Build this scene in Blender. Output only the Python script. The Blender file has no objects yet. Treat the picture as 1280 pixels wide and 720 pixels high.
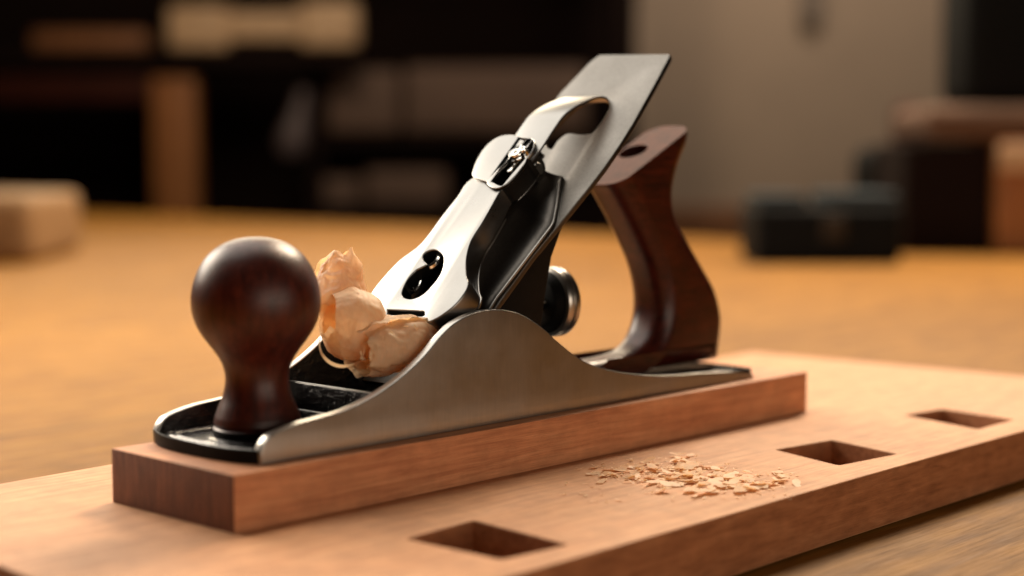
import bpy, bmesh, math, random
from mathutils import Vector, Matrix, noise
random.seed(7)
S = bpy.context.scene
COL = S.collection

# ------------------------------------------------------------------ camera model
HZ, VX, VY, CX, CY = 195.0, 2500.0, -1500.0, 640.0, 360.0
F = math.sqrt(-((VX-CX)*(VY-CX)+(HZ-CY)**2))
dX = Vector((VX-CX, CY-HZ, -F)).normalized()
dY = Vector((VY-CX, CY-HZ, -F)).normalized()
dZ = dX.cross(dY).normalized()
R = Matrix((dX, dY, dZ))
CAM = -(R @ Vector((293-CX, CY-668, -F))) * (0.52/F)

def onp(px, py, n, d):
    r = R @ Vector((px-CX, CY-py, -F)); n = Vector(n)
    return CAM + r*((d-n.dot(CAM))/n.dot(r))
def atZ(px, py, z): return onp(px, py, (0, 0, 1), z)
def atY(px, py, y): return onp(px, py, (0, 1, 0), y)
def atX(px, py, x): return onp(px, py, (1, 0, 0), x)

s2 = 2**-.5
UO = Vector((.0955, 0, .0195))           # foot of the bedding slope
UD, VD, ND = Vector((s2, 0, s2)), Vector((0, 1, 0)), Vector((-s2, 0, s2))
def uv(px, py, off):                      # a photograph point on a plane parallel to the iron
    p = onp(px, py, ND, ND.dot(UO)+off)-UO
    return (p.dot(UD), p.y)
def uvM(off):
    return Matrix(((UD.x, VD.x, ND.x, UO.x+ND.x*off), (UD.y, VD.y, ND.y, 0), (UD.z, VD.z, ND.z, UO.z+ND.z*off), (0, 0, 0, 1)))
def U(u, v, o): return UO+UD*u+VD*v+ND*o
def xzM(y):                               # local x,y,z -> X, Z, -Y
    return Matrix(((1, 0, 0, 0), (0, 0, -1, y), (0, 1, 0, 0), (0, 0, 0, 1)))
def xyM(z): return Matrix.Translation((0, 0, z))

# ------------------------------------------------------------------ materials
def newmat(name):
    m = bpy.data.materials.new(name); m.use_nodes = True
    nt = m.node_tree; b = nt.nodes['Principled BSDF']
    return m, nt, b
def nd(nt, t, **k):
    n = nt.nodes.new(t)
    for a, v in k.items():
        if a in n.inputs: n.inputs[a].default_value = v
        else: setattr(n, a, v)
    return n
def ramp(nt, src, stops):
    r = nt.nodes.new('ShaderNodeValToRGB'); e = r.color_ramp.elements
    while len(e) < len(stops): e.new(.5)
    for q, (p, c) in zip(e, stops):
        q.position = p; q.color = (c[0], c[1], c[2], 1) if hasattr(c, '__len__') else (c, c, c, 1)
    nt.links.new(src, r.inputs[0]); return r.outputs[0]
def mix(nt, kind, fac, a, b):
    m = nt.nodes.new('ShaderNodeMix'); m.data_type = 'RGBA'; m.blend_type = kind
    for s, v in ((m.inputs[0], fac), (m.inputs[6], a), (m.inputs[7], b)):
        if hasattr(v, 'is_linked'): nt.links.new(v, s)
        elif hasattr(v, '__len__'): s.default_value = (v[0], v[1], v[2], 1)
        else: s.default_value = v
    return m.outputs[2]
def coords(nt, scale, rot=(0, 0, 0), loc=(0, 0, 0)):
    tc = nt.nodes.new('ShaderNodeTexCoord'); mp = nt.nodes.new('ShaderNodeMapping')
    mp.inputs['Scale'].default_value = scale; mp.inputs['Rotation'].default_value = rot; mp.inputs['Location'].default_value = loc
    nt.links.new(tc.outputs['Object'], mp.inputs['Vector']); return mp.outputs[0]
def tex(nt, vec, scale, detail=6, rough=.6, dist=0):
    n = nd(nt, 'ShaderNodeTexNoise'); n.inputs['Scale'].default_value = scale; n.inputs['Detail'].default_value = detail
    n.inputs['Roughness'].default_value = rough; n.inputs['Distortion'].default_value = dist
    nt.links.new(vec, n.inputs['Vector']); return n.outputs[0]
def bump(nt, b, h, strength, dist):
    n = nt.nodes.new('ShaderNodeBump'); n.inputs['Strength'].default_value = strength; n.inputs['Distance'].default_value = dist
    nt.links.new(h, n.inputs['Height']); nt.links.new(n.outputs[0], b.inputs['Normal'])

def wood(name, dark, mid, light, k=1.0, along=(1, 9, 9), rough=.5, pores=.35, bmp=.25, coat=0, seams=None, flecks=False, spec=.5):
    m, nt, b = newmat(name); b.inputs['Specular IOR Level'].default_value = spec
    v = coords(nt, tuple(a*k for a in along))
    big = tex(nt, v, 5, 4, .55, .6)
    col = ramp(nt, big, [(.28, dark), (.5, mid), (.72, light)])
    v2 = coords(nt, tuple(a*k for a in (along[0]*1.2, along[1]*5, along[2]*5)))
    fine = tex(nt, v2, 9, 6, .7, .3)
    col = mix(nt, 'MULTIPLY', pores, col, ramp(nt, fine, [(.32, .42), (.5, .95), (.7, 1.15)]))
    v3 = coords(nt, (k*4, k*4, k*4))
    blot = tex(nt, v3, 3, 3, .5)
    col = mix(nt, 'MULTIPLY', .55, col, ramp(nt, blot, [(.3, .72), (.7, 1.1)]))
    if flecks:
        v4 = coords(nt, tuple(a*k for a in (along[0]*4, along[1]*9, along[2]*9)), loc=(3, 1, 2))
        fl = tex(nt, v4, 14, 2, .5)
        col = mix(nt, 'MULTIPLY', .8, col, ramp(nt, fl, [(.27, .35), (.34, 1.0)]))
    if seams:
        tc = nt.nodes.new('ShaderNodeTexCoord'); sp = nt.nodes.new('ShaderNodeSeparateXYZ'); nt.links.new(tc.outputs['Object'], sp.inputs[0])
        a = nd(nt, 'ShaderNodeMath', operation='DIVIDE'); nt.links.new(sp.outputs[1], a.inputs[0]); a.inputs[1].default_value = seams; mp_ = nd(nt, 'ShaderNodeMath', operation='ADD'); nt.links.new(sp.outputs[1], mp_.inputs[0]); mp_.inputs[1].default_value = -.345; nt.links.new(mp_.outputs[0], a.inputs[0])
        fr = nd(nt, 'ShaderNodeMath', operation='FRACT'); nt.links.new(a.outputs[0], fr.inputs[0])
        fl = nd(nt, 'ShaderNodeMath', operation='FLOOR'); nt.links.new(a.outputs[0], fl.inputs[0])
        wn = nd(nt, 'ShaderNodeTexWhiteNoise'); wn.noise_dimensions = '1D'; nt.links.new(fl.outputs[0], wn.inputs['W'])
        col = mix(nt, 'MULTIPLY', .6, col, ramp(nt, wn.outputs[0], [(0, (.70, .66, .60)), (1, (1.08, 1.05, 1.0))]))
        col = mix(nt, 'MULTIPLY', .8, col, ramp(nt, fr.outputs[0], [(0, .35), (.012, 1), (.988, 1), (1, .35)]))
    nt.links.new(col, b.inputs['Base Color'])
    r = ramp(nt, fine, [(.3, min(1, rough+.12)), (.7, rough-.05)]); nt.links.new(r, b.inputs['Roughness'])
    bump(nt, b, fine, bmp, .0006)
    if coat: b.inputs['Coat Weight'].default_value = coat; b.inputs['Coat Roughness'].default_value = .12
    return m
def metal(name, c, rough, bscale=900, bs=.05, spec=.15, brushed=None):
    m, nt, b = newmat(name); b.inputs['Metallic'].default_value = 1
    v = coords(nt, brushed or (1, 1, 1))
    t = tex(nt, v, bscale, 4, .6)
    big = tex(nt, coords(nt, (1, 1, 1)), 40, 4, .6)
    col = mix(nt, 'MULTIPLY', 1, c, ramp(nt, t, [(.3, 1-spec), (.7, 1)]))
    col = mix(nt, 'MULTIPLY', .5, col, ramp(nt, big, [(.3, .82), (.7, 1.05)]))
    nt.links.new(col, b.inputs['Base Color'])
    nt.links.new(ramp(nt, big, [(.3, rough*1.15), (.7, rough*.85)]), b.inputs['Roughness'])
    bump(nt, b, t, bs, .0003); return m
def paint(name, c, rough, bs=.1, scale=300, coat=0, var=.3):
    m, nt, b = newmat(name)
    if max(c) < .06 and not coat: b.inputs['Specular IOR Level'].default_value = .12
    t = tex(nt, coords(nt, (1, 1, 1)), scale, 5, .6)
    nt.links.new(mix(nt, 'MULTIPLY', 1, c, ramp(nt, t, [(.3, 1-var), (.7, 1)])), b.inputs['Base Color'])
    b.inputs['Roughness'].default_value = rough; bump(nt, b, t, bs, .001)
    if coat: b.inputs['Coat Weight'].default_value = coat; b.inputs['Coat Roughness'].default_value = .08
    return m

M = {}
M['board'] = wood('pale_cherry', (.47, .210, .096), (.60, .295, .142), (.68, .36, .185), 9, (.6, 9, 9), .58, .3, .25, flecks=True, spec=.3)
M['boardshade'] = wood('cherry_shaded_sides', (.28, .105, .042), (.38, .150, .062), (.47, .20, .088), 9, (1, 7, 7), .6, .45, .3, flecks=True, spec=.25)  # darker copy of the board wood, shade of sides and mortises painted in
M['block'] = wood('red_cherry', (.48, .185, .085), (.61, .262, .122), (.70, .33, .160), 9, (.6, 9, 9), .55, .45, .3, flecks=True, spec=.3)
M['blockend'] = wood('cherry_end_grain', (.12, .040, .020), (.20, .070, .034), (.28, .105, .05), 12, (4, 9, .8), .6, .8, .5)
M['table'] = wood('amber_bench_wood', (.19, .078, .010), (.30, .134, .018), (.39, .188, .030), 3.2, (1, 7, 7), .62, .6, .25, spec=.18, seams=.43)
M['knobwood'] = wood('dark_rosewood', (.030, .0044, .0022), (.062, .0095, .0044), (.095, .016, .007), 16, (5, 5, 1), .36, .45, .08, coat=.0, spec=.42)
M['totewood'] = wood('red_rosewood', (.018, .0026, .0014), (.046, .0066, .0030), (.080, .012, .005), 14, (1, 5, 5), .29, .5, .06, coat=.0, spec=.32)
M['totetop'] = wood('paler_rosewood', (.050, .011, .006), (.095, .022, .011), (.135, .034, .017), 14, (1, 5, 5), .5, .4, .05, spec=.22)  # paler, rougher rosewood for the flat top
M['steel'] = metal('ground_steel', (.47, .455, .43), .37, 420, .05, .09, (3, 1, .25))
M['rim'] = metal('polished_edge_steel', (.48, .46, .43), .33)
M['nickel'] = metal('satin_nickel', (.32, .314, .302), .30, 1500, .03, .05)
M['iron'] = metal('brushed_blade_steel', (.245, .23, .21), .42, 1400, .2, .3)
M['chrome'] = metal('bright_chrome', (.85, .83, .78), .12, 900, .02, .05)
M['dark'] = metal('dark_steel', (.13, .12, .11), .32, 900, .08, .2)
M['japan'] = paint('black_japanning', (.010, .010, .011), .20, 1.0, 330, .6)
M['black'] = paint('black_plastic', (.004, .0045, .005), .7)
M['enamelshade'] = paint('black_enamel_and_shade', (.006, .006, .006), .5)  # real enamel, and black painted as shade in cap openings and wheel face

# ------------------------------------------------------------------ objects
def root(name, loc, label, cat, group=None, kind=None):
    o = bpy.data.objects.new(name, None); o.empty_display_size = .02; COL.objects.link(o)
    o.location = loc; o['label'] = label; o['category'] = cat
    if group: o['group'] = group
    if kind: o['kind'] = kind
    return o
def wloc(o):
    p = Vector((0, 0, 0))
    while o: p += o.location; o = o.parent
    return p
def link(name, me, mat, parent=None, label=None, base=None, sharp=35):
    """me is in world coordinates; mat one material or a list"""
    o = bpy.data.objects.new(name, me); COL.objects.link(o)
    for m in (mat if isinstance(mat, (list, tuple)) else [mat]): me.materials.append(m)
    if parent: o.parent = parent; off = wloc(parent)
    else: off = Vector(base or (0, 0, 0)); o.location = off
    me.transform(Matrix.Translation(-off))
    me.shade_smooth()
    if sharp: me.set_sharp_from_angle(angle=math.radians(sharp))
    if label: o['label'] = label
    return o
def tag(o, label, cat, group=None, kind=None):
    o['label'] = label; o['category'] = cat
    if group: o['group'] = group
    if kind: o['kind'] = kind
    return o
def smooth(pts, n=6, closed=True):
    out = []; L = len(pts)
    rng = range(L) if closed else range(L-1)
    g = (lambda i: pts[i % L]) if closed else (lambda i: pts[max(0, min(L-1, i))])
    for i in rng:
        p0, p1, p2, p3 = g(i-1), g(i), g(i+1), g(i+2)
        for k in range(n):
            t = k/n
            out.append(tuple(.5*((2*b)+(-a+c)*t+(2*a-5*b+4*c-d)*t*t+(-a+3*b-3*c+d)*t**3) for a, b, c, d in zip(p0, p1, p2, p3)))
    if not closed: out.append(tuple(pts[-1]))
    return out
def plate(loops, thick, bevel, Mx, res=3):
    """filled 2D outline (with holes), thick along local z, centred; returns world mesh"""
    cu = bpy.data.curves.new('outline', 'CURVE'); cu.dimensions = '2D'; cu.fill_mode = 'BOTH'
    K = 1000.0
    for lp in loops:
        sp = cu.splines.new('POLY'); sp.points.add(len(lp)-1)
        for q, p in zip(sp.points, lp): q.co = (p[0]*K, p[1]*K, 0, 1)
        sp.use_cyclic_u = True
    cu.extrude = (thick/2-bevel)*K; cu.bevel_depth = bevel*K; cu.offset = -bevel*K; cu.bevel_resolution = res
    t = bpy.data.objects.new('outline', cu); COL.objects.link(t)
    dg = bpy.context.evaluated_depsgraph_get()
    me = bpy.data.meshes.new_from_object(t.evaluated_get(dg))
    bpy.data.objects.remove(t); bpy.data.curves.remove(cu)
    for i in range(len(me.materials)): me.materials.pop()
    me.transform(Mx @ Matrix.Scale(1/K, 4))
    bm = bmesh.new(); bm.from_mesh(me); bmesh.ops.remove_doubles(bm, verts=bm.verts, dist=1e-6)
    bmesh.ops.recalc_face_normals(bm, faces=bm.faces); bm.to_mesh(me); bm.free()
    return me
def bm2me(bm, bev=0, seg=2):
    if bev: bmesh.ops.bevel(bm, geom=list(bm.edges), offset=bev, segments=seg, affect='EDGES', profile=.6)
    bmesh.ops.recalc_face_normals(bm, faces=bm.faces)
    me = bpy.data.meshes.new('m'); bm.to_mesh(me); bm.free(); return me
def prism(bot, top, bev=0, seg=2):
    bm = bmesh.new(); a = [bm.verts.new(p) for p in bot]; b = [bm.verts.new(p) for p in top]; n = len(a)
    bm.faces.new(a[::-1]); bm.faces.new(b)
    for i in range(n): bm.faces.new((a[i], a[(i+1) % n], b[(i+1) % n], b[i]))
    return bm2me(bm, bev, seg)
def box(x0, x1, y0, y1, z0, z1, bev=0, seg=2):
    q = [(x0, y0), (x1, y0), (x1, y1), (x0, y1)]
    return prism([(x, y, z0) for x, y in q], [(x, y, z1) for x, y in q], bev, seg)
def lathe(prof, Mx, n=64):
    """prof = [(r, h)...] about local z"""
    bm = bmesh.new(); rings = []
    for r, h in prof:
        if r < 1e-7: rings.append([bm.verts.new((0, 0, h))])
        else: rings.append([bm.verts.new((r*math.cos(2*math.pi*i/n), r*math.sin(2*math.pi*i/n), h)) for i in range(n)])
    for a, b in zip(rings, rings[1:]):
        for i in range(n):
            j = (i+1) % n
            f = [a[i], a[j], b[j], b[i]] if len(a) > 1 and len(b) > 1 else ([a[i], a[j], b[0]] if len(a) > 1 else [a[0], b[j], b[i]])
            bm.faces.new(f)
    me = bm2me(bm); me.transform(Mx); return me
def tube(pts, r, n=8):
    bm = bmesh.new(); rings = []
    pts = [Vector(p) for p in pts]
    for i, p in enumerate(pts):
        t = (pts[min(i+1, len(pts)-1)]-pts[max(i-1, 0)]).normalized()
        a = t.orthogonal().normalized() if not rings else (pa-t*pa.dot(t)).normalized()
        pa = a; b = t.cross(a); rr = r[i] if hasattr(r, '__len__') else r
        rings.append([bm.verts.new(p+(a*math.cos(2*math.pi*k/n)+b*math.sin(2*math.pi*k/n))*rr) for k in range(n)])
    for x, y in zip(rings, rings[1:]):
        for k in range(n): bm.faces.new((x[k], x[(k+1) % n], y[(k+1) % n], y[k]))
    bm.faces.new(rings[0][::-1]); bm.faces.new(rings[-1]); return bm2me(bm)
def axisM(o, z):
    z = Vector(z).normalized(); q = z.to_track_quat('Z', 'Y').to_matrix().to_4x4()
    return Matrix.Translation(o) @ q
def facemat(me, fn):
    for p in me.polygons: p.material_index = fn(p)

# ================================================================== the bench top and the floor
TZ = -.0235
me = box(-1.6, 1.99, -1.9, 4.3, TZ-.05, TZ, .004)
o = link('table_top', me, M['table']); tag(o, 'wide amber wooden workbench top running far back behind the plane', 'workbench', kind='structure')
FLZ = -.95
o = link('floor', box(-4, 9, -6, 10, FLZ-.1, FLZ), paint('floor_concrete', (.015, .010, .008), .9)); o['kind'] = 'structure'
o['label'] = 'dark workshop floor'; o['category'] = 'floor'

# ================================================================== mortised board
mort = [[(515, 673), (592, 652), (702, 680), (625, 697)], [(975, 562), (1040, 551), (1115, 567), (1048, 580)], [(1137, 519), (1180, 512), (1262, 524), (1220, 535)]]
def xy(p): return (p.x, p.y)
def grow_(q, k=1.09):
    cx_, cy_ = sum(p[0] for p in q)/4, sum(p[1] for p in q)/4
    return [(cx_+(p[0]-cx_)*k, cy_+(p[1]-cy_)*k) for p in q]
def rq(q, r=.0012):                      # a hole with very slightly rounded corners
    out = []
    for i in range(4):
        a, b, c = (Vector(q[(i-1) % 4]), Vector(q[i]), Vector(q[(i+1) % 4]))
        d1, d2 = (a-b).normalized()*r, (c-b).normalized()*r
        out += [tuple(b+d1), tuple(b+(d1+d2)*.3), tuple(b+d2)]
    return out
outer = [(-.078, -.1015), (.60, -.1015), (.540, -.1012), (.533, -.021), (.5205, .154), (-.078, .127)]
outer = [(-.080, -.1013), (.5375, -.1005), (.533, -.021), (.5205, .154), (-.066, .128)]
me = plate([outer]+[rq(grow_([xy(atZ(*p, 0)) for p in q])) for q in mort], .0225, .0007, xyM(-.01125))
bench = root('mortised_board', (.2, .02, -.0225), 'wide pale cherry board with three square mortises cut along its near edge', 'board')
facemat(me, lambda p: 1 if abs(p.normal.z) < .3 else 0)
link('board', me, [M['board'], M['boardshade']], bench, sharp=30)

# ================================================================== riser block
me = box(0, .342, 0, .0712, 0, .0195, .0006)
facemat(me, lambda p: 1 if abs(p.normal.x) > .8 else 0)
blk = link('wooden_block', me, [M['block'], M['blockend']], base=(.17, .033, 0), sharp=30)
tag(blk, 'long reddish cherry batten lying on the mortised board, the hand plane standing on it', 'wood block')

# ================================================================== hand plane
mm = .001
PL = root('hand_plane', (.15, .0365, .0195), 'metal bench hand plane with dark rosewood knob and tote standing on the wooden batten', 'hand plane')
Y0, Y1, YC, BC = .0065, .0698, .0365, .03815
cheek = [(16.6, 19.6), (16.4, 24.2), (18.2, 27.2), (22, 29.6), (32.6, 31.8), (42.3, 32.7), (52.1, 33.7), (61.9, 35.8), (72.3, 39.2), (83, 44), (93, 50), (101.5, 56.6), (109.6, 61.1), (120.8, 63.9),
         (134.1, 63.9), (146.5, 60.8), (158.8, 54.4), (166.1, 49.4), (178.5, 41.7), (188.7, 37.2), (204.4, 32.8), (226.2, 28.9), (246.1, 27.0), (270, 25.7), (292, 23.9), (303, 22.4), (306, 21.2), (306.4, 19.6)]
top = smooth(cheek[1:-1], 6, False)
lp = [(x*mm, z*mm) for x, z in [cheek[0]]+top+[cheek[-1]]]
def cheekmesh(y0, y1, inner):
    me = plate([lp], y1-y0, .0005, xzM((y0+y1)/2))
    facemat(me, lambda p: 1 if p.normal.y*inner > .9 else (2 if abs(p.normal.y) < .5 else 0)); return me
body = link('casting', None or box(.0955, .0965, .03, .04, .0205, .021), M['japan'], PL)   # replaced below
bpy.data.objects.remove(body)
def arcpts(cx, hw, depth, n, sgn):
    return [(cx+sgn*depth*math.cos(math.pi/2*(-1+2*i/n))**.8, YC+sgn*-hw*math.sin(math.pi/2*(-1+2*i/n))) for i in range(n+1)]
def outline(ins):
    hw = (Y1-Y0)/2-.0003-ins
    toe = []
    for i in range(25):
        t = -1+2*i/24; toe.append((.0172+ins*.3-(.0062-ins*.4)*(1-abs(t)**3.2), BC+hw*t))
    heel = []
    for i in range(17):
        t = 1-2*i/16; heel.append((.3045-ins+.0022*(1-abs(t)**4), BC+hw*t))
    return toe+heel
me = plate([outline(0)], .0037, .0004, xyM(.0195+.00185+.00005))
facemat(me, lambda p: 1 if p.normal.z > .8 else 0)
sole = link('sole', me, [M['enamelshade'], M['japan']], PL)
me = plate([outline(.0), outline(.0009)], .0016, .0003, xyM(.02360))
link('toe_rim', me, M['enamelshade'], PL)
for nm, y0, y1, inn in (('near', Y0, Y0+.0038, 1), ('far', Y1-.0038, Y1, -1)):
    link('side_wall', cheekmesh(y0, y1, inn), [M['steel'], M['japan'], M['rim']], PL)
# raised casting features inside the bed
ribs = [(.066, .0022, .0285), (.094, .003, .031)]
for x, w, z in ribs:
    link('bed_rib', box(x, x+w, Y0+.0036, Y1-.0036, .0222, z, .0008), M['japan'], PL)
rb_ = link('cross_rib', box(.0752, .0778, Y0+.0036, Y1-.0036, .0222, .0364, .0008), M['japan'], PL)
link('rib_highlight', tube([(.0762, .0108, .0364), (.0762, .066, .0364)], .00035), M['rim'], rb_)  # bright strip added as the highlight along the rib's top edge
for ins in (.0055, .0085):
    ol = [p for p in outline(ins) if p[0] < .045]
    seq = [Vector((x, y, .02325)) for x, y in ol]
    seq = [Vector((.040, seq[0].y, .02325))]+seq+[Vector((.040, seq[-1].y, .02325))]
    link('bed_rib', tube(seq, .00055), M['japan'], PL)
me = lathe([(0, .0222), (.0185, .0222), (.0182, .0236), (.017, .0241), (0, .0241)], Matrix.Translation((.038, YC, 0)))
link('knob_pad', me, M['japan'], PL)
# heel pad under the tote
me = box(.200, .300, YC-.013, YC+.013, .0220, .0245, .001); link('tote_pad', me, M['japan'], PL)

# knob
kp = [(0, 24.0), (15.6, 24.0), (15.9, 24.6), (15.9, 27.2), (15.2, 27.8), (15.3, 28.4), (15.6, 29.0), (15.3, 31.0), (13.9, 34.6), (12.3, 38.6), (11.4, 43), (11.5, 47), (12.7, 51), (15.2, 55),
      (18.2, 59), (20.7, 63), (22.3, 67.2), (22.9, 71), (22.8, 75), (21.9, 79.5), (19.9, 84.3), (17.0, 88.6), (13.2, 91.8), (8.8, 93.9), (4.4, 95.0), (0, 95.3)]
ks = smooth([(max(0, r), z) for r, z in kp[7:]], 4, False)
prof = [(r*mm, z*mm) for r, z in kp[:7]]+[(max(0, r)*mm, z*mm) for r, z in ks]
prof[-1] = (0, prof[-1][1])
knob = link('front_knob', lathe(prof[3:], Matrix.Translation((.0385, YC, -.0006)), 96), M['knobwood'], PL)
link('knob_ring', lathe(prof[:4]+[(0, prof[3][1])], Matrix.Translation((.0385, YC, -.0006)), 96), M['enamelshade'], knob)

# blade (iron)
bl = [(20, 15.5), (64, 15.0), (90, 13.2), (107, 10.2), (127, 7.0), (140, 5.4), (153, 4.8), (166, 5.0), (190, 6.8), (207, 8.4), (209.2, 9.4), (211.2, 49.5), (210, 51.2), (206, 53.2), (187, 58.2), (165, 60.3), (120, 60.5), (20, 60.5)]
hole = smooth([uv(*p, 0) for p in [(690, 160), (704, 146), (722, 131), (740, 124), (754, 123), (761, 129), (760, 138), (754, 149), (746, 160), (738, 167), (724, 168), (709, 167), (697, 176), (690, 186), (683, 183), (682, 172)]], 4)
me = plate([[(u*mm, v*mm) for u, v in bl], hole], .0024, .00035, uvM(-.0012))
facemat(me, lambda p: 0 if p.normal.dot(ND) > .3 else 1)
link('blade', me, [M['iron'], M['dark']], PL, sharp=30)

# chipbreaker (cap iron)
ne = [uv(*p, .0015) for p in [(620, 372), (662, 317), (691, 279), (695, 258), (700, 224)]]
ne = [(.040, .0155)]+[(u, v) for u, v in ne[0:]]
ne.sort()
def nearv(u):
    for (a, b), (c, d) in zip(ne, ne[1:]):
        if u <= c: return b+(d-b)*max(0, (u-a))/(c-a)
    return ne[-1][1]
uend = ne[-1][0]
bm = bmesh.new(); NU, NV = 60, 40; g = []
for i in range(NU+1):
    u = .030+(uend+.002-.030)*i/NU; nv = nearv(u); row = []
    for j in range(NV+1):
        s = -1+2*j/NV; v = YC+s*(YC-nv); a = 1-abs(s)
        h = .0105*min(1, (uend+.012-u)/.03)
        off = .0014+h*(min(1, a/.62)**1.9)
        row.append(bm.verts.new(U(u, v, off)))
    g.append(row)
for i in range(NU):
    for j in range(NV): bm.faces.new((g[i][j], g[i+1][j], g[i+1][j+1], g[i][j+1]))
b2 = [[bm.verts.new(U(.030+(uend+.002-.030)*i/NU, YC+sg*(YC-nearv(.030+(uend+.002-.030)*i/NU)), .0001)) for i in range(NU+1)] for sg in (-1, 1)]
for i in range(NU):
    bm.faces.new((g[i][0], g[i+1][0], b2[0][i+1], b2[0][i])); bm.faces.new((g[i][NV], g[i+1][NV], b2[1][i+1], b2[1][i]))
bm.faces.new([r for r in g[NU]]+[b2[1][NU], b2[0][NU]])
ci = link('chipbreaker', bm2me(bm), M['dark'], PL, sharp=40)
# bright ground edges of the chipbreaker
link('ground_edge', tube([U(u, nearv(u), .0011) for u in [.045+(uend-.045)*i/40 for i in range(41)]], .00055), M['rim'], ci)

# lever cap
OFF = .0205
rt = [uv(*p, OFF) for p in [(657, 199), (642, 217), (627, 236), (614, 259), (602, 280), (589, 301), (583, 323), (583, 344), (585.5, 354), (581, 366), (566, 384), (540, 401)]]
lt = [uv(*p, OFF) for p in [(592, 221), (571, 246), (552, 270), (526, 304), (498, 326)]]
rt[0] = (rt[0][0]+.002, rt[0][1])
lowv = lt[-1][1]
capo = rt+[(rt[-1][0]-.001, rt[-1][1]+.008), (rt[-1][0]+.0, .052), (.046, .0600), (.0535, .0610)]+lt[::-1]+[(rt[0][0], lt[0][1]-.001)]
capo = [tuple(p) for p in capo]
capS = smooth(capo[:-1], 4, True)
z1 = lambda x, y: (480+x/5.143, 280+y/5.143)
kid = smooth([uv(*z1(*p), OFF) for p in [(115, 440), (128, 470), (180, 480), (250, 450), (310, 390), (360, 320), (380, 250), (375, 200), (340, 170), (300, 168), (258, 190), (250, 225), (275, 258), (235, 282), (200, 302), (150, 360)]], 4)
slit = [uv(*p, OFF) for p in [(484, 387), (530, 388.5), (531, 393.5), (528, 395), (484, 393)]]
z2 = lambda x, y: (570+x/4.5, 100+y/4.5)
slotp = [(174, 565), (182, 594), (220, 610), (268, 596), (322, 550), (368, 495), (396, 450), (388, 395), (430, 337), (408, 324), (358, 366), (296, 402), (290, 446), (228, 506)]
slot = smooth([uv(*z2(*p), OFF) for p in slotp], 4)
me = plate([capS, kid, slit, slot], .0098, .0006, uvM(OFF-.0049))
def holewall(me, loops, off):  # colours the walls of openings black to stand for shade inside
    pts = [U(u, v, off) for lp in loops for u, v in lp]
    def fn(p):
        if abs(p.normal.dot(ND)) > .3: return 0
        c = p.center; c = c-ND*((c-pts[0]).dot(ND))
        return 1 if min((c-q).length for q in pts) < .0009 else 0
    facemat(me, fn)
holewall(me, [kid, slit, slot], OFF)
cap = link('lever_cap', me, [M['nickel'], M['enamelshade']], PL, sharp=28)

link('skirt_highlight', tube(smooth([tuple(U(u, v-.0002, OFF-.0097)) for u, v in rt[1:-2]], 4, False), .00045), M['rim'], cap)  # bright bead added for the highlight on the skirt's lower edge
# raised rounded pad at the cap's upper end, the slot passes through it
OF2 = OFF+.0012
pad = [uv(*p, OF2) for p in [(591, 221), (591.5, 210), (596, 199), (604, 186), (614, 176), (626, 169.5), (640, 168), (652, 171), (667, 174), (667, 186), (659, 197), (640, 219), (627, 233.5), (612, 228)]]
slot2 = smooth([uv(*z2(*p), OF2) for p in slotp], 4)
me = plate([smooth(pad, 4), slot2], .0016, .0005, uvM(OF2-.0008))
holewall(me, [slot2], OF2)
link('cap_pad', me, [M['nickel'], M['enamelshade']], cap)

# cam lever: a curled strip
near = [(664, 203), (672, 193), (681, 180), (694, 160), (706, 144), (722, 132.5), (739, 124.5), (749, 121.5), (757, 122.5), (761, 126)]
pr = [atY(*p, .0265) for p in near]
prS = smooth([(p.x, p.z) for p in pr], 5, False)
bm = bmesh.new(); n = len(prS); th = .0011
def nrm(i):
    a, b = prS[max(0, i-1)], prS[min(n-1, i+1)]; d = Vector((b[0]-a[0], b[1]-a[1])).normalized(); return Vector((-d.y, d.x))
g = []
for i in range(n):
    w = nrm(i)*th/2; t = i/(n-1)
    ya, yb = .0265, .0265+.0195-.003*max(0, t-.6)
    g.append([bm.verts.new((prS[i][0]+s*w.x, y, prS[i][1]+s*w.y)) for s, y in ((1, ya), (1, yb), (-1, yb), (-1, ya))])
for a, b in zip(g, g[1:]):
    for k in range(4): bm.faces.new((a[k], a[(k+1) % 4], b[(k+1) % 4], b[k]))
bm.faces.new(g[0]); bm.faces.new(g[-1][::-1])
lev = link('cam_lever', bm2me(bm, .00025, 2), M['nickel'], cap, sharp=40)
pc = atY(672, 212, .0262)
link('cam_pin', lathe([(0, -.0012), (.0022, -.0012), (.0030, -.0004), (.0031, .0), (.0031, .018), (0, .018)], axisM(pc, (0, 1, 0)), 24), M['chrome'], cap)
pc2 = atY(672, 212, .0275)
link('cam_boss', lathe([(0, 0), (.0050, 0), (.0052, .0005), (.0052, .016), (0, .016)], axisM(pc2, (0, 1, 0)), 32), M['dark'], cap)

# screws seen through the two openings
def screw(px, py, off, r, parent, name='screw', k=1):
    u, v = uv(px, py, off); c = U(u, v, off)
    s = link(name, lathe([(0, -.006), (r*.8, -.006), (r, -.0016*k), (r*.97, -.0006*k), (r*.8, 0), (r*.34, .0002), (r*.30, -.0009), (0, -.0010)], axisM(c, ND), 32), M['chrome'], parent)
    return s
u_, v_ = uv(519, 354, OFF)
link('cap_screw', lathe([(0, 0), (.0062, 0), (.0062, .0008), (.0052, .0018), (.0034, .0020), (.0030, .0010), (0, .0008)], axisM(U(uv(514, 361, .0145)[0], uv(514, 361, .0145)[1], .0135), ND), 40), M['dark'], cap)
link('screw_slot', tube(smooth([U(*uv(*z1(*p), .0178), .0178) for p in [(215, 302), (265, 288), (315, 268), (350, 235), (352, 200), (325, 178)]], 4, False), [.0003+.0011*math.sin(math.pi*min(1, i/20)) for i in range(21)]), M['chrome'], cap)
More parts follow.
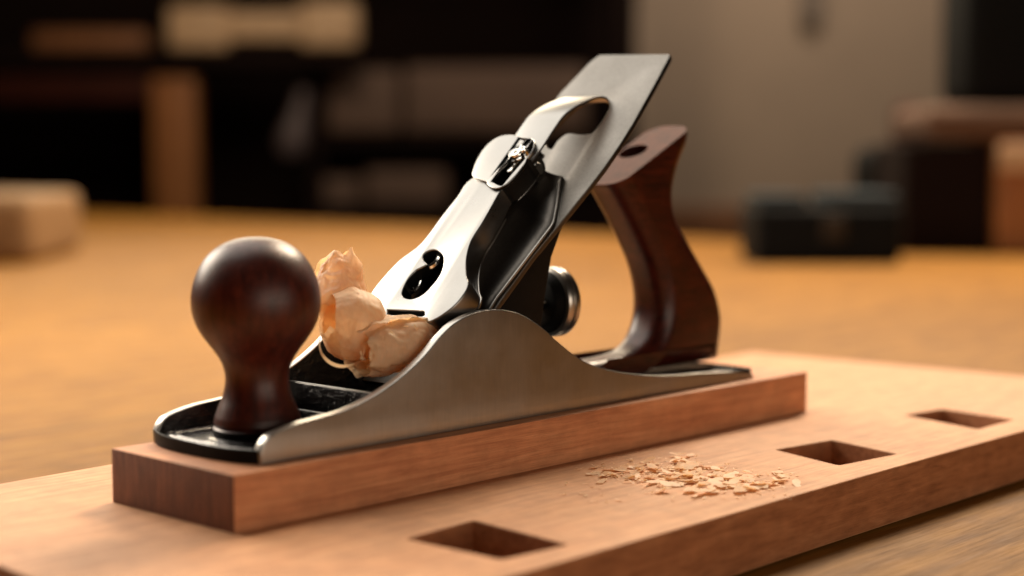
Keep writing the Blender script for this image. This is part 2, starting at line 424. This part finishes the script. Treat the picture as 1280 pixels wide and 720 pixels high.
link('screw_lip', tube(smooth([U(*uv(*z1(*p), .0165), .0165) for p in [(228, 310), (240, 350), (228, 395), (195, 428), (150, 436)]], 4, False), .0006), M['chrome'], cap)
screw(*z1(178, 402), .0160, .0016, cap, 'screw', 1)
for p, off, r in (((335, 405), OFF+.0025, .0026), ((372, 385), OFF+.0022, .0018), ((352, 435), OFF+.001, .0017), ((300, 500), OFF-.001, .0019), ((325, 470), OFF-.001, .0014)):
    screw(*z2(*p), off, r, cap)
q = [U(*uv(*z2(*p), OFF+.0005), OFF+.0005) for p in [(372, 372), (352, 412), (335, 440)]]
link('cam_link', tube(q, .0010), M['chrome'], cap)
# added dark plate standing in for the shade beneath the cap openings
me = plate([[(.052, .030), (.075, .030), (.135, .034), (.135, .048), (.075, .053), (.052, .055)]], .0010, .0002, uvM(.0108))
link('cap_shade_plate', me, M['enamelshade'], cap)

# frog
fr = [(.098, .0225), (.165, .0225), (.176, .040), (.181, .062), (.183, .085), (.196, .1150), (.1905, .1115)]
fr = [(.100, .0225), (.160, .0225), (.168, .045), (.172, .066), (.176, .082), (.186, .100), (.190, .108), (.0992, .0195+.0015)]
frs = [(x, z) for x, z in fr[:-2]]+[(.1935, .1115), (.1060, .0238)]
me = plate([frs], .040, .0008, xzM(YC+.001))
link('frog', me, M['enamelshade'], PL)
# depth wheel
wc = atY(679, 378, YC)
wc = Vector((wc.x+.0015, YC, wc.z))
wp = [(0, -.0035), (.0095, -.0035), (.0105, -.003), (.0118, -.0008), (.0134, 0), (.0146, .0006), (.0150, .0016), (.0150, .0030), (.0142, .0035), (.0142, .0042), (.0150, .0047), (.0150, .0064), (.0145, .0072), (.0125, .0077), (0, .0077)]
wm = lathe(wp, axisM(wc, (1, -.12, 0)), 72)
facemat(wm, lambda p: 1 if (p.center-wc).length < .0137 and p.normal.x < -.3 else 0)  # wheel's front face painted black for the shade it lies in
wh = link('adjusting_wheel', wm, [M['rim'], M['enamelshade']], PL)
link('wheel_stud', lathe([(.003, -.02), (.003, 0)], axisM(wc, (1, 0, 0)), 20), M['enamelshade'], wh)
link('wheel_pin', lathe([(0, -.0058), (.0012, -.0056), (.0016, -.0048), (.0016, -.002)], axisM(wc+Vector((0, -.0022, .0005)), (1, 0, 0)), 20), M['chrome'], wh)

# tote (rear handle)
back = [(281.2, 137.4), (282.0, 133), (277.2, 127.5), (272.9, 121.0), (269.0, 113.0), (267.4, 104.5), (270.3, 95.5), (279.6, 84.6), (292.2, 71), (300.7, 61.1), (306.2, 47.4), (308.4, 34), (307, 26)]
front = [(206, 26), (208.5, 30.0), (214.5, 33.2), (224, 33.6), (234.5, 34.0), (246.5, 35.6), (256.5, 41.0), (261.8, 50.8), (261.4, 62.0), (257.0, 73.5), (249.0, 85.2), (240.0, 96.8), (231.5, 106.5), (226.5, 111.5), (221, 122)]
back = [(x+3.4 if 40 < z < 128 else x, z) for x, z in back]
pts = smooth([(x*mm, z*mm) for x, z in back], 5, False)+smooth([(x*mm, z*mm) for x, z in front], 5, False)
tY = .0360
me = plate([pts+[(.225, .128), (.262, .150), (.276, .146)]], .0240, .0088, xzM(tY), 8)
bm = bmesh.new(); bm.from_mesh(me)
# flat sloping top, cut crisply, with a hollow towards the blade
a, b = Vector((.2265, 0, .1105)), Vector((.2812, 0, .1372)); d = (b-a).normalized(); nn = Vector((-d.z, 0, d.x))
r = bmesh.ops.bisect_plane(bm, geom=bm.verts[:]+bm.edges[:]+bm.faces[:], plane_co=a, plane_no=nn, clear_outer=True)
bmesh.ops.holes_fill(bm, edges=[e for e in bm.edges if e.is_boundary])
bmesh.ops.remove_doubles(bm, verts=bm.verts, dist=1e-6)
me = bm2me(bm)
facemat(me, lambda p: 1 if p.normal.dot(nn) > .98 and (p.center-a).dot(nn) > -.001 else 0)
hc = onp(791.5, 189, nn, nn.dot(a))
cut = bpy.data.objects.new('cutter', lathe([(0, -.008), (.0066, -.008), (.0070, .004), (0, .004)], axisM(hc, nn), 40)); COL.objects.link(cut)
tob = bpy.data.objects.new('t', me); COL.objects.link(tob)
mo = tob.modifiers.new('b', 'BOOLEAN'); mo.object = cut; mo.operation = 'DIFFERENCE'; mo.solver = 'EXACT'
me2 = bpy.data.meshes.new_from_object(tob.evaluated_get(bpy.context.evaluated_depsgraph_get()))
bpy.data.objects.remove(tob); bpy.data.objects.remove(cut)
for i in range(len(me2.materials)): me2.materials.pop()
facemat(me2, lambda p: 1 if p.normal.dot(nn) > .98 and abs((p.center-a).dot(nn)) < .0005 else 0)
tote = link('rear_handle', me2, [M['totewood'], M['totetop']], PL, sharp=35)
link('handle_nut', lathe([(0, -.0078), (.0040, -.0078), (.0040, -.006), (.0032, -.0053), (0, -.0052)], axisM(hc, nn), 32), M['dark'], tote)
# base screw at the tote's toe
link('toe_screw', lathe([(0, .0245), (.0042, .0245), (.0046, .0330), (.0038, .0345), (0, .0348)], Matrix.Translation((.2035, YC-.002, 0)), 32), M['dark'], PL)

# ================================================================== shavings
m, nt, b = newmat('thin_wood_shaving')
t1 = tex(nt, coords(nt, (1, 1, 1)), 160, 5, .6, .5)
t2 = tex(nt, coords(nt, (300, 60, 60)), 6, 5, .6, .3)
c = ramp(nt, t1, [(.3, (.97, .70, .42)), (.7, (.98, .84, .60))])
c = mix(nt, 'MULTIPLY', .4, c, ramp(nt, t2, [(.3, .86), (.7, 1.06)]))
nt.links.new(c, b.inputs['Base Color']); b.inputs['Roughness'].default_value = .5
bump(nt, b, t2, .3, .0006)
tr = nt.nodes.new('ShaderNodeBsdfTranslucent'); nt.links.new(mix(nt, 'MULTIPLY', .8, c, (1, .84, .64)), tr.inputs[0])
ms = nt.nodes.new('ShaderNodeMixShader'); ms.inputs[0].default_value = .47
out = nt.nodes['Material Output']; nt.links.new(b.outputs[0], ms.inputs[1]); nt.links.new(tr.outputs[0], ms.inputs[2]); nt.links.new(ms.outputs[0], out.inputs[0])
M['shav'] = m

def roll(A, B, rad, a0, turns, seed, ruf=.0012, frill=(.3, .3), NA=260, NB=44, bow=None, grow=.25, crum=0):
    """A curled shaving: spiral about the line A-B (Vectors); rad(t) radius along it."""
    A, B = Vector(A), Vector(B); ax = (B-A); L = ax.length; ax.normalize()
    e1 = ax.orthogonal().normalized()
    upv = Vector((0, 0, 1)); e1 = (upv-ax*upv.dot(ax)).normalized(); e2 = ax.cross(e1)
    bm = bmesh.new(); g = []
    for i in range(NA+1):
        s = i/NA; row = []
        for j in range(NB+1):
            t = j/NB
            ang = a0+turns*2*math.pi*s
            r = rad(t)*(1-grow*(1-s))*1.0
            nz = noise.noise(Vector((s*turns*2.3+seed, t*2.2, seed*1.7)))
            nf = noise.noise(Vector((s*turns*9+seed, t*6, seed)))
            r *= 1+.12*nz
            e = .7*max(0, (abs(t-.5)*2-(1-frill[0] if t < .5 else 1-frill[1]))/.3)
            r += ruf*nf*(0.25+1.6*e)+.00022*noise.noise(Vector((s*turns*30, t*2.5, seed)))+.00012*noise.noise(Vector((s*turns*6, t*26, seed)))
            p = A+ax*(L*t+ruf*1.6*e*noise.noise(Vector((s*turns*7, seed, t*3)))*2+.06*L*math.sin(ang*.5+seed)) + (e1*math.cos(ang)+e2*math.sin(ang))*r
            if bow: p += Vector(bow)*(4*t*(1-t))
            if crum:
                q = p+Vector((seed, ang*.0015, seed))
                p += noise.noise_vector(q*150)*crum+noise.noise_vector(q*380)*crum*.45+noise.noise_vector(q*900)*crum*.16
            row.append(bm.verts.new(p))
        g.append(row)
    for i in range(NA):
        for j in range(NB): bm.faces.new((g[i][j], g[i+1][j], g[i+1][j+1], g[i][j+1]))
    bmesh.ops.recalc_face_normals(bm, faces=bm.faces)
    me = bpy.data.meshes.new('m'); bm.to_mesh(me); bm.free(); return me
def thicken(o, th=.00018):
    return                                # real shavings are a few hundredths of a millimetre: one translucent sheet
    md = o.modifiers.new('thickness', 'SOLIDIFY'); md.thickness = th; md.offset = 0
G = 'curled shavings heaped in the mouth of the plane'
# tall pale ruffled curl at the back
A1, B1 = atY(418, 385, .047), atY(430, 318, .048)
o = link('wood_shaving', roll(A1, B1, lambda t: .0128*(1-.10*t-.55*t**2.5)+.0007*math.sin(9*t), 1.0, 1.7, 3.1, .0010, (.1, .4), grow=.35, crum=.0013), M['shav'], base=A1, sharp=0)
thicken(o); tag(o, 'tall pale ruffled shaving curl standing behind the smooth one, beside the knob', 'wood shaving', G)
# large smooth curl in the middle
A2, B2 = atY(410, 394, .040), atY(472, 411, .0335)
o = link('wood_shaving', roll(A2, B2, lambda t: .0156*math.sin(math.pi*(.14+.72*t))**.55, 2.2, 1.5, 8.4, .0008, (.2, .2), grow=.3, crum=.0006), M['shav'], base=A2, sharp=0)
thicken(o); tag(o, 'large smooth orange shaving curl in the middle of the heap, against the knob', 'wood shaving', G)
# frayed roll to the right
A3, B3 = atY(450, 443, .0260), atY(534, 421, .0245)
o = link('wood_shaving', roll(A3, B3, lambda t: .0118*math.sin(math.pi*(.24+.58*t))**.5, .4, 2.0, 5.2, .0012, (.5, .3), grow=.5, crum=.0012), M['shav'], base=A3, sharp=0)
thicken(o); tag(o, 'frayed shaving roll on the right of the heap, beneath the lever cap', 'wood shaving', G)
fb = bmesh.new()
for k in range(46):
    rr = random.Random(k*3.3); px = rr.uniform(448, 536); c0 = (px, 440-(px-450)*.25+rr.uniform(-18, 34)); yy = .0175+rr.uniform(0, .006)
    p0 = atY(c0[0], c0[1], yy); dr = Vector((rr.uniform(-1, 1), rr.uniform(-.6, .1), rr.uniform(-1, .9))).normalized(); sd = Vector((rr.uniform(-1, 1), rr.uniform(-1, 1), rr.uniform(-1, 1)))*.0012
    ln = rr.uniform(.0015, .0042); w = rr.uniform(.00008, .00030); v_ = []
    for q in range(5):
        t = q/4; c = p0+dr*ln*t+sd*t*t; ww = w*(1-.8*t)
        v_.append((fb.verts.new(c+Vector((ww, 0, ww))), fb.verts.new(c-Vector((ww, 0, ww)))))
    for a_, b_ in zip(v_, v_[1:]): fb.faces.new((a_[0], b_[0], b_[1], a_[1]))
me = bpy.data.meshes.new('m'); fb.to_mesh(me); fb.free()
q = link('frayed_fibres', me, M['shav'], o, sharp=0); thicken(q, .00012)
# thin looping strand
pts = [atY(*p, y) for p, y in (((401, 415), .036), ((399, 428), .034), ((402, 442), .032), ((412, 453), .031), ((426, 458), .030), ((441, 456), .029), ((455, 450), .029), ((468, 444), .028))]
sp = smooth([tuple(p) for p in pts], 6, False)
bm = bmesh.new(); vs = []
for i, p in enumerate(sp):
    w = .0006*(.6+.6*math.sin(math.pi*i/len(sp)))
    vs.append((bm.verts.new(Vector(p)+Vector((0, -.0004, w))), bm.verts.new(Vector(p)+Vector((.0006, .001, -w)))))
for a, b in zip(vs, vs[1:]): bm.faces.new((a[0], b[0], b[1], a[1]))
me = bpy.data.meshes.new('m'); bm.to_mesh(me); bm.free()
o = link('wood_shaving', me, M['shav'], base=pts[0], sharp=0); thicken(o, .0003)
tag(o, 'thin looping strand of shaving hanging below the heap near the knob', 'wood shaving', G)

# flakes on the board
def flake(ln, W, seed, curl):
    rnd = random.Random(seed); bm = bmesh.new(); g = []
    lo = [rnd.uniform(.2, .55)*(.45 if i in (0, 5) else 1) for i in range(6)]; hi = [rnd.uniform(.2, .55)*(.45 if i in (0, 5) else 1) for i in range(6)]
    for i in range(6):
        s = i/5+(rnd.uniform(-.07, .07) if 0 < i < 5 else 0); row = []
        for j in range(3):
            t = (-lo[i], (hi[i]-lo[i])/2, hi[i])[j]
            row.append(bm.verts.new(((s-.5)*ln, t*W, curl*((s-.5)**2*4)+.10*curl*j)))
        g.append(row)
    for i in range(5):
        for j in range(2): bm.faces.new((g[i][j], g[i+1][j], g[i+1][j+1], g[i][j+1]))
    return bm
def flakespot(k):
    # the scatter: a long thin drift running beside the batten
    while True:
        px, py = random.gauss(858, 62), random.gauss(595, 9)
        c = 597+(px-850)*.075
        py = c+(py-596)*(1 if abs(px-850) < 70 else .6)
        if 742 < px < 985 and 568 < py < 618: return px, py
flk = []
M['flake'] = M['shav']
specials = [(752, 603, .006, .0024, .3), (820, 604, .010, .003, .1), (868, 613, .012, .004, .2), (880, 618, .010, .0035, .0), (925, 615, .008, .004, .5), (945, 611, .007, .004, -.3), (968, 607, .011, .0028, -.25), (898, 596, .008, .004, .7), (862, 571, .006, .002, .3), (872, 582, .006, .003, 1.2), (996, 606, .006, .0025, .6), (800, 590, .008, .002, .5), (845, 588, .009, .003, .2)]
for k in range(125):
    if k < len(specials): px, py, L_, W, rz = specials[k]; L_ *= 1.35; W *= 1.5
    else:
        px, py = flakespot(k); L_ = random.uniform(.0035, .0100); W = random.uniform(.0026, .0068); rz = random.gauss(0, .7)
    me = bm2me(flake(L_, W, k*1.37, random.uniform(.0001, .0006)))
    p = atZ(px, py, 0); ht = .0004+random.random()*.0016*max(0, 1-abs(px-860)/110)
    me.transform(Matrix.Translation((p.x, p.y, ht)) @ Matrix.Rotation(rz, 4, 'Z') @ Matrix.Rotation(random.gauss(0, .14), 4, 'X') @ Matrix.Rotation(random.gauss(0, .12), 4, 'Y'))
    o = link('wood_flake', me, M['flake'], base=(p.x, p.y, 0), sharp=0)
    tag(o, 'small pale wood flake in the scatter on the mortised board beside the batten', 'wood flake', 'wood flakes scattered on the mortised board')
bm = bmesh.new()
for k in range(420):
    px, py = flakespot(k); p = atZ(px, py, 0)
    if k > 340: px, py = random.uniform(700, 1000), random.uniform(585, 630); p = atZ(px, py, 0)
    if p.y > -.004: p.y = -.004-random.random()*.01
    f = flake(random.uniform(.0008, .0032), random.uniform(.0005, .0014), k*.71, random.uniform(0, .0005))
    T = Matrix.Translation((p.x, p.y, .0003+random.random()*.0011*max(0, 1-abs(px-860)/110))) @ Matrix.Rotation(random.uniform(-3, 3), 4, 'Z') @ Matrix.Rotation(random.gauss(0, .15), 4, 'X')
    vm = [bm.verts.new(T @ v.co) for v in f.verts]
    f.verts.index_update()
    for fc in f.faces: bm.faces.new([vm[v.index] for v in fc.verts])
    f.free()
me = bpy.data.meshes.new('m'); bm.to_mesh(me); bm.free()
o = link('sawdust', me, M['flake'], base=(.16, -.03, 0), sharp=0)
tag(o, 'fine pale crumbs and dust of planed wood around the flakes on the board', 'sawdust', kind='stuff')

# ================================================================== background workshop (all far out of focus)
FW = (R @ Vector((0, 0, -1))); FW.z = 0; FW.normalize(); RT = FW.cross(Vector((0, 0, 1)))
FM = Matrix(((FW.x, -RT.x, 0, CAM.x), (FW.y, -RT.y, 0, CAM.y), (0, 0, 1, 0), (0, 0, 0, 1)))   # far room's own axes: depth, left, up
def P(px, py, d):
    r = R @ Vector((px-CX, CY-py, -F)); return CAM+r*(d/r.dot(FW))
def L(p): return FM.inverted() @ p
def fbox(x0, x1, y0, y1, z0, z1, bev=.01, seg=3):
    me = box(x0, x1, y0, y1, z0, z1, bev, seg); me.transform(FM); return me
def bx(px0, py0, px1, py1, d0, d1, bev=.01, seg=3):
    """box whose front face, d0 in front of the lens, spans this rectangle of the photograph"""
    a, b = L(P(px0, py1, d0)), L(P(px1, py0, d0))
    return fbox(d0, d1, b.y, a.y, a.z, b.z, bev, seg)
M['wall'] = paint('beige_plaster', (.46, .345, .25), .85, .1, 3, var=.12)
M['darkwall'] = paint('dark_brown_panelling', (.012, .0055, .004), .9, .1, 3)
M['brown'] = wood('brown_far_timber', (.16, .062, .022), (.25, .10, .037), (.34, .15, .055), 2, (1, 5, 5), .5, .3, .1)
M['pale'] = wood('pale_far_timber', (.42, .26, .14), (.56, .37, .21), (.66, .46, .28), 2, (1, 4, 4), .55, .3, .1)
M['orange'] = wood('orange_brown_post', (.22, .075, .016), (.31, .110, .024), (.38, .145, .034), 2, (5, 5, 1), .5, .3, .1)
M['wall2'] = paint('dull_beige_strip', (.27, .215, .17), .8)
M['grey2'] = paint('grey_mallet', (.11, .08, .08), .5)
M['grey'] = paint('grey_brown_board', (.13, .075, .05), .7, .1, 4)
M['redd'] = paint('dark_red_stain', (.05, .012, .007), .5, .1, 6)
M['grey3'] = paint('dull_latch', (.035, .026, .018), .5)
M['crateboard'] = paint('crate_board', (.13, .065, .036), .8, .1, 30)
M['slate'] = paint('slate_grey', (.025, .036, .044), .6, .1, 20)
DW, DB, DS = 6.0, 5.3, 5.45
e_ = L(P(795, 100, DW)).y
o = link('wall', fbox(DW, DW+.1, -6, e_, FLZ, 3), M['wall']); tag(o, 'plain beige plaster wall behind the bench', 'wall', kind='structure')
o = link('wall_panelling', fbox(DW-.02, DW+.08, e_+.002, 7, FLZ, 3), M['darkwall']); tag(o, 'dark brown panelled wall behind the rear bench', 'wall', kind='structure')
o = link('skirting_board', bx(797, 258, 1500, 300, DW-.04, DW-.001), M['brown']); tag(o, 'low brown rail along the foot of the beige wall', 'skirting', kind='structure')
o = link('hanging_tool', bx(1003, -30, 1028, 30, DW-.08, DW-.02, .02), M['wall2'], base=P(1015, 20, DW-.05)); tag(o, 'dark slim tool hanging high on the beige wall', 'tool')
# rear bench on the left
rb = root('rear_workbench', P(215, 262, DB)*1.0, 'dark rear workbench with reddish rail and orange brown post, left of the knob', 'workbench')
def legbox(px0, py0, px1, x0, x1, mat, name, parent):
    a, b = L(P(px0, 300, x0)), L(P(px1, py0, x0))
    return link(name, fbox(x0, x1, b.y, a.y, FLZ, b.z), mat, parent)
legbox(192, 97, 242, DB, DB+.12, M['orange'], 'leg', rb)
legbox(-330, 97, -280, DB, DB+.12, M['orange'], 'leg', rb)
link('rail', bx(-278, 95, 190, 127, DB+.01, DB+.05), M['redd'], rb)
link('bench_top', bx(-380, 64, 440, 82, DB-.02, DB+.3), M['darkwall'], rb)
t = root('pale_timber', P(330, 63, DB+.05), 'pale thick timber with two wider ends on top of the rear bench', 'timber')
link('beam', bx(225, 14, 445, 50, DB+.03, DB+.10, .015), M['pale'], t); link('end_block', bx(207, 6, 283, 62.5, DB, DB+.12, .03), M['pale'], t); link('end_block', bx(372, 2, 447, 60, DB, DB+.12, .03), M['pale'], t)
o = link('brown_plank', bx(38, 38, 180, 62.5, DB+.02, DB+.2, .015), M['brown']); tag(o, 'brown plank lying on the left of the rear bench', 'plank')
c = P(368, 165, DB+.05)
k = lathe([(0, -.09), (.035, -.08), (.052, -.05), (.050, -.01), (.036, .04), (.026, .085), (.022, .14), (0, .15)], Matrix.Translation(c) @ FM.to_3x3().to_4x4() @ Matrix.Rotation(.25, 4, 'X'), 24)
o = link('hanging_mallet', k, M['grey2'], base=c); tag(o, 'dim grey mallet head hanging under the rear bench', 'mallet')
# shelving
sh = root('shelf_unit', P(590, 300, DS)*1.0, 'dark open shelf unit against the panelled wall behind the blade', 'shelf')
for y0 in (-70, 168, 262):
    link('shelf', bx(400, y0, 768, y0+14, DS, DS+.3, .006), M['redd'] if y0 < 0 else M['darkwall'], sh)
legbox(385, -150, 399, DS, DS+.3, M['darkwall'], 'side_panel', sh); legbox(769, -150, 790, DS, DS+.3, M['darkwall'], 'side_panel', sh)
for (x0, y0, x1, y1), lab in (((408, 86, 500, 167), 'grey brown box on the middle shelf, nearest the rear bench'), ((504, 82, 735, 167), 'long grey brown box on the middle shelf behind the lever cap'), ((400, 222, 450, 261), 'small brown box at the left of the lowest shelf'), ((455, 212, 560, 261), 'grey brown box on the lowest shelf, right of the small one')):
    o = link('storage_box', bx(x0, y0, x1, y1, DS+.04, DS+.25, .03), M['grey']); tag(o, lab, 'box', 'dim boxes on the shelf unit')

# pale wooden block on the left of the bench
p = [atZ(-60, 331, TZ), atZ(42, 329, TZ), atZ(104, 312, TZ), atZ(-10, 306, TZ)]
hgt = atX(42, 244, p[1].x).z
me = prism([tuple(q) for q in p], [(q.x, q.y, hgt) for q in p], .022, 5)
o = link('pine_block', me, wood('weathered_pine', (.22, .12, .05), (.32, .185, .085), (.40, .25, .13), 5, (1, 5, 5), .6, .5, .2, spec=.2), base=p[1]); tag(o, 'pale rounded pine block standing at the far left of the bench', 'wood block')

# black case on the right of the bench
dA = (atZ(1040, 331, TZ)-CAM).dot(FW)
def sbx(px0, py0, px1, d0, d1, bev=.01):           # box standing on the bench top
    a, b = L(P(px0, 300, d0)), L(P(px1, py0, d0)); return fbox(d0, d1, b.y, a.y, TZ, b.z, bev, 4)
cs = root('black_case', P(1040, 331, dA+.08), 'low black case with slate blue lid standing on the bench to the right', 'case')
link('case_body', sbx(946, 258, 1130, dA, dA+.17, .014), M['black'], cs)
link('lid', bx(950, 243, 1010, 257.5, dA+.01, dA+.15, .006), M['slate'], cs)
link('lid', bx(1035, 240, 1125, 257.5, dA+.01, dA+.15, .008), M['slate'], cs)
link('latch', bx(1028, 268, 1058, 300, dA-.005, dA+.002, .002), M['grey3'], cs)
dC = (atZ(1200, 318, TZ)-CAM).dot(FW)
cr = root('tool_crate', P(1200, 318, dC+.1), 'dark wooden crate with brown top board, standing right of the black case', 'crate')
link('crate_side', sbx(1130, 178, 1244, dC, dC+.2), M['darkwall'], cr)
link('corner_post', sbx(1246, 176, 1345, dC-.02, dC+.2), M['orange'], cr)
link('post_cap', bx(1250, 182, 1345, 214, dC-.034, dC-.021, .004), M['pale'], cr)
link('top_board', bx(1160, 131, 1350, 175, dC-.01, dC+.22, .02), M['crateboard'], cr)
br = root('black_power_tool', P(1110, 320, dC+.25), 'rounded black tool leaning between the black case and the crate', 'tool')
link('tool_body', sbx(1083, 182, 1150, dC+.22, dC+.36, .035), M['black'], br)
link('grip', bx(1122, 128, 1156, 184, dC+.24, dC+.30, .018), M['redd'], br)
o = link('black_speaker', bx(1206, -60, 1350, 129.5, dC+.02, dC+.18, .03, 5), M['black']); tag(o, 'tall black rounded box standing on top of the crate', 'speaker')

# ================================================================== light
def area(name, loc, target, sx, sy, power, col):
    l = bpy.data.lights.new(name, 'AREA'); l.shape = 'RECTANGLE'; l.size = sx; l.size_y = sy; l.energy = power; l.color = col
    o = bpy.data.objects.new(name, l); COL.objects.link(o); o.location = loc
    o.rotation_euler = (Vector(target)-Vector(loc)).to_track_quat('-Z', 'Y').to_euler(); return o
area('overhead_softbox', (.16, .72, 1.10), (.12, .03, .05), 1.15, 1.15, 9.2, (1, .93, .83))
area('key_lamp', (2.05, .75, 1.75), (.2, .0, .0), .8, .8, 84, (1, .80, .58))
area('left_fill', (.02, 1.20, .62), (.09, .04, .06), .7, .5, 15, (1, .86, .70))  # fill added to brighten the shavings, no visible source
area('side_lamp', (-.12, -1.45, .22), (.15, .0, .03), 1.5, .5, 6, (1, .82, .65))
area('bench_fill', (1.95, 2.45, 1.15), (.8, .9, 0), 1.4, 1.0, 24, (1, .82, .58))  # fill added for the far bench top, not a known lamp
area('wall_fill', P(1050, -420, 4.7), P(1050, 150, DW), .8, .8, 11.5, (1, .84, .68))  # unseen fill added only to light the beige wall
area('rear_fill', P(300, -330, 3.9), P(300, 100, DB), .5, .5, 9, (1, .80, .58))  # unseen fill added to lift the dark rear bench and timber
w = bpy.data.worlds.new('World'); S.world = w; w.use_nodes = True
bg = w.node_tree.nodes['Background']; bg.inputs[0].default_value = (.9, .6, .42, 1); bg.inputs[1].default_value = .010

# ================================================================== camera
cd = bpy.data.cameras.new('camera'); co = bpy.data.objects.new('camera', cd); COL.objects.link(co); S.camera = co
cd.sensor_width = 36; cd.lens = 36*F/1280; cd.clip_start = .02; cd.clip_end = 50
co.matrix_world = Matrix.Translation(CAM) @ R.to_4x4()
cd.dof.use_dof = True; cd.dof.focus_distance = .62; cd.dof.aperture_fstop = 4.2; cd.dof.aperture_blades = 0
S.view_settings.view_transform = 'Standard'; S.view_settings.look = 'None'; S.view_settings.exposure = .27; S.view_settings.gamma = 1
S.render.engine = 'CYCLES'; S.cycles.use_denoising = True
try: S.cycles.denoiser = 'OPENIMAGEDENOISE'
except Exception: pass
S.cycles.max_bounces = 8; S.render.resolution_x = 1024; S.render.resolution_y = 576
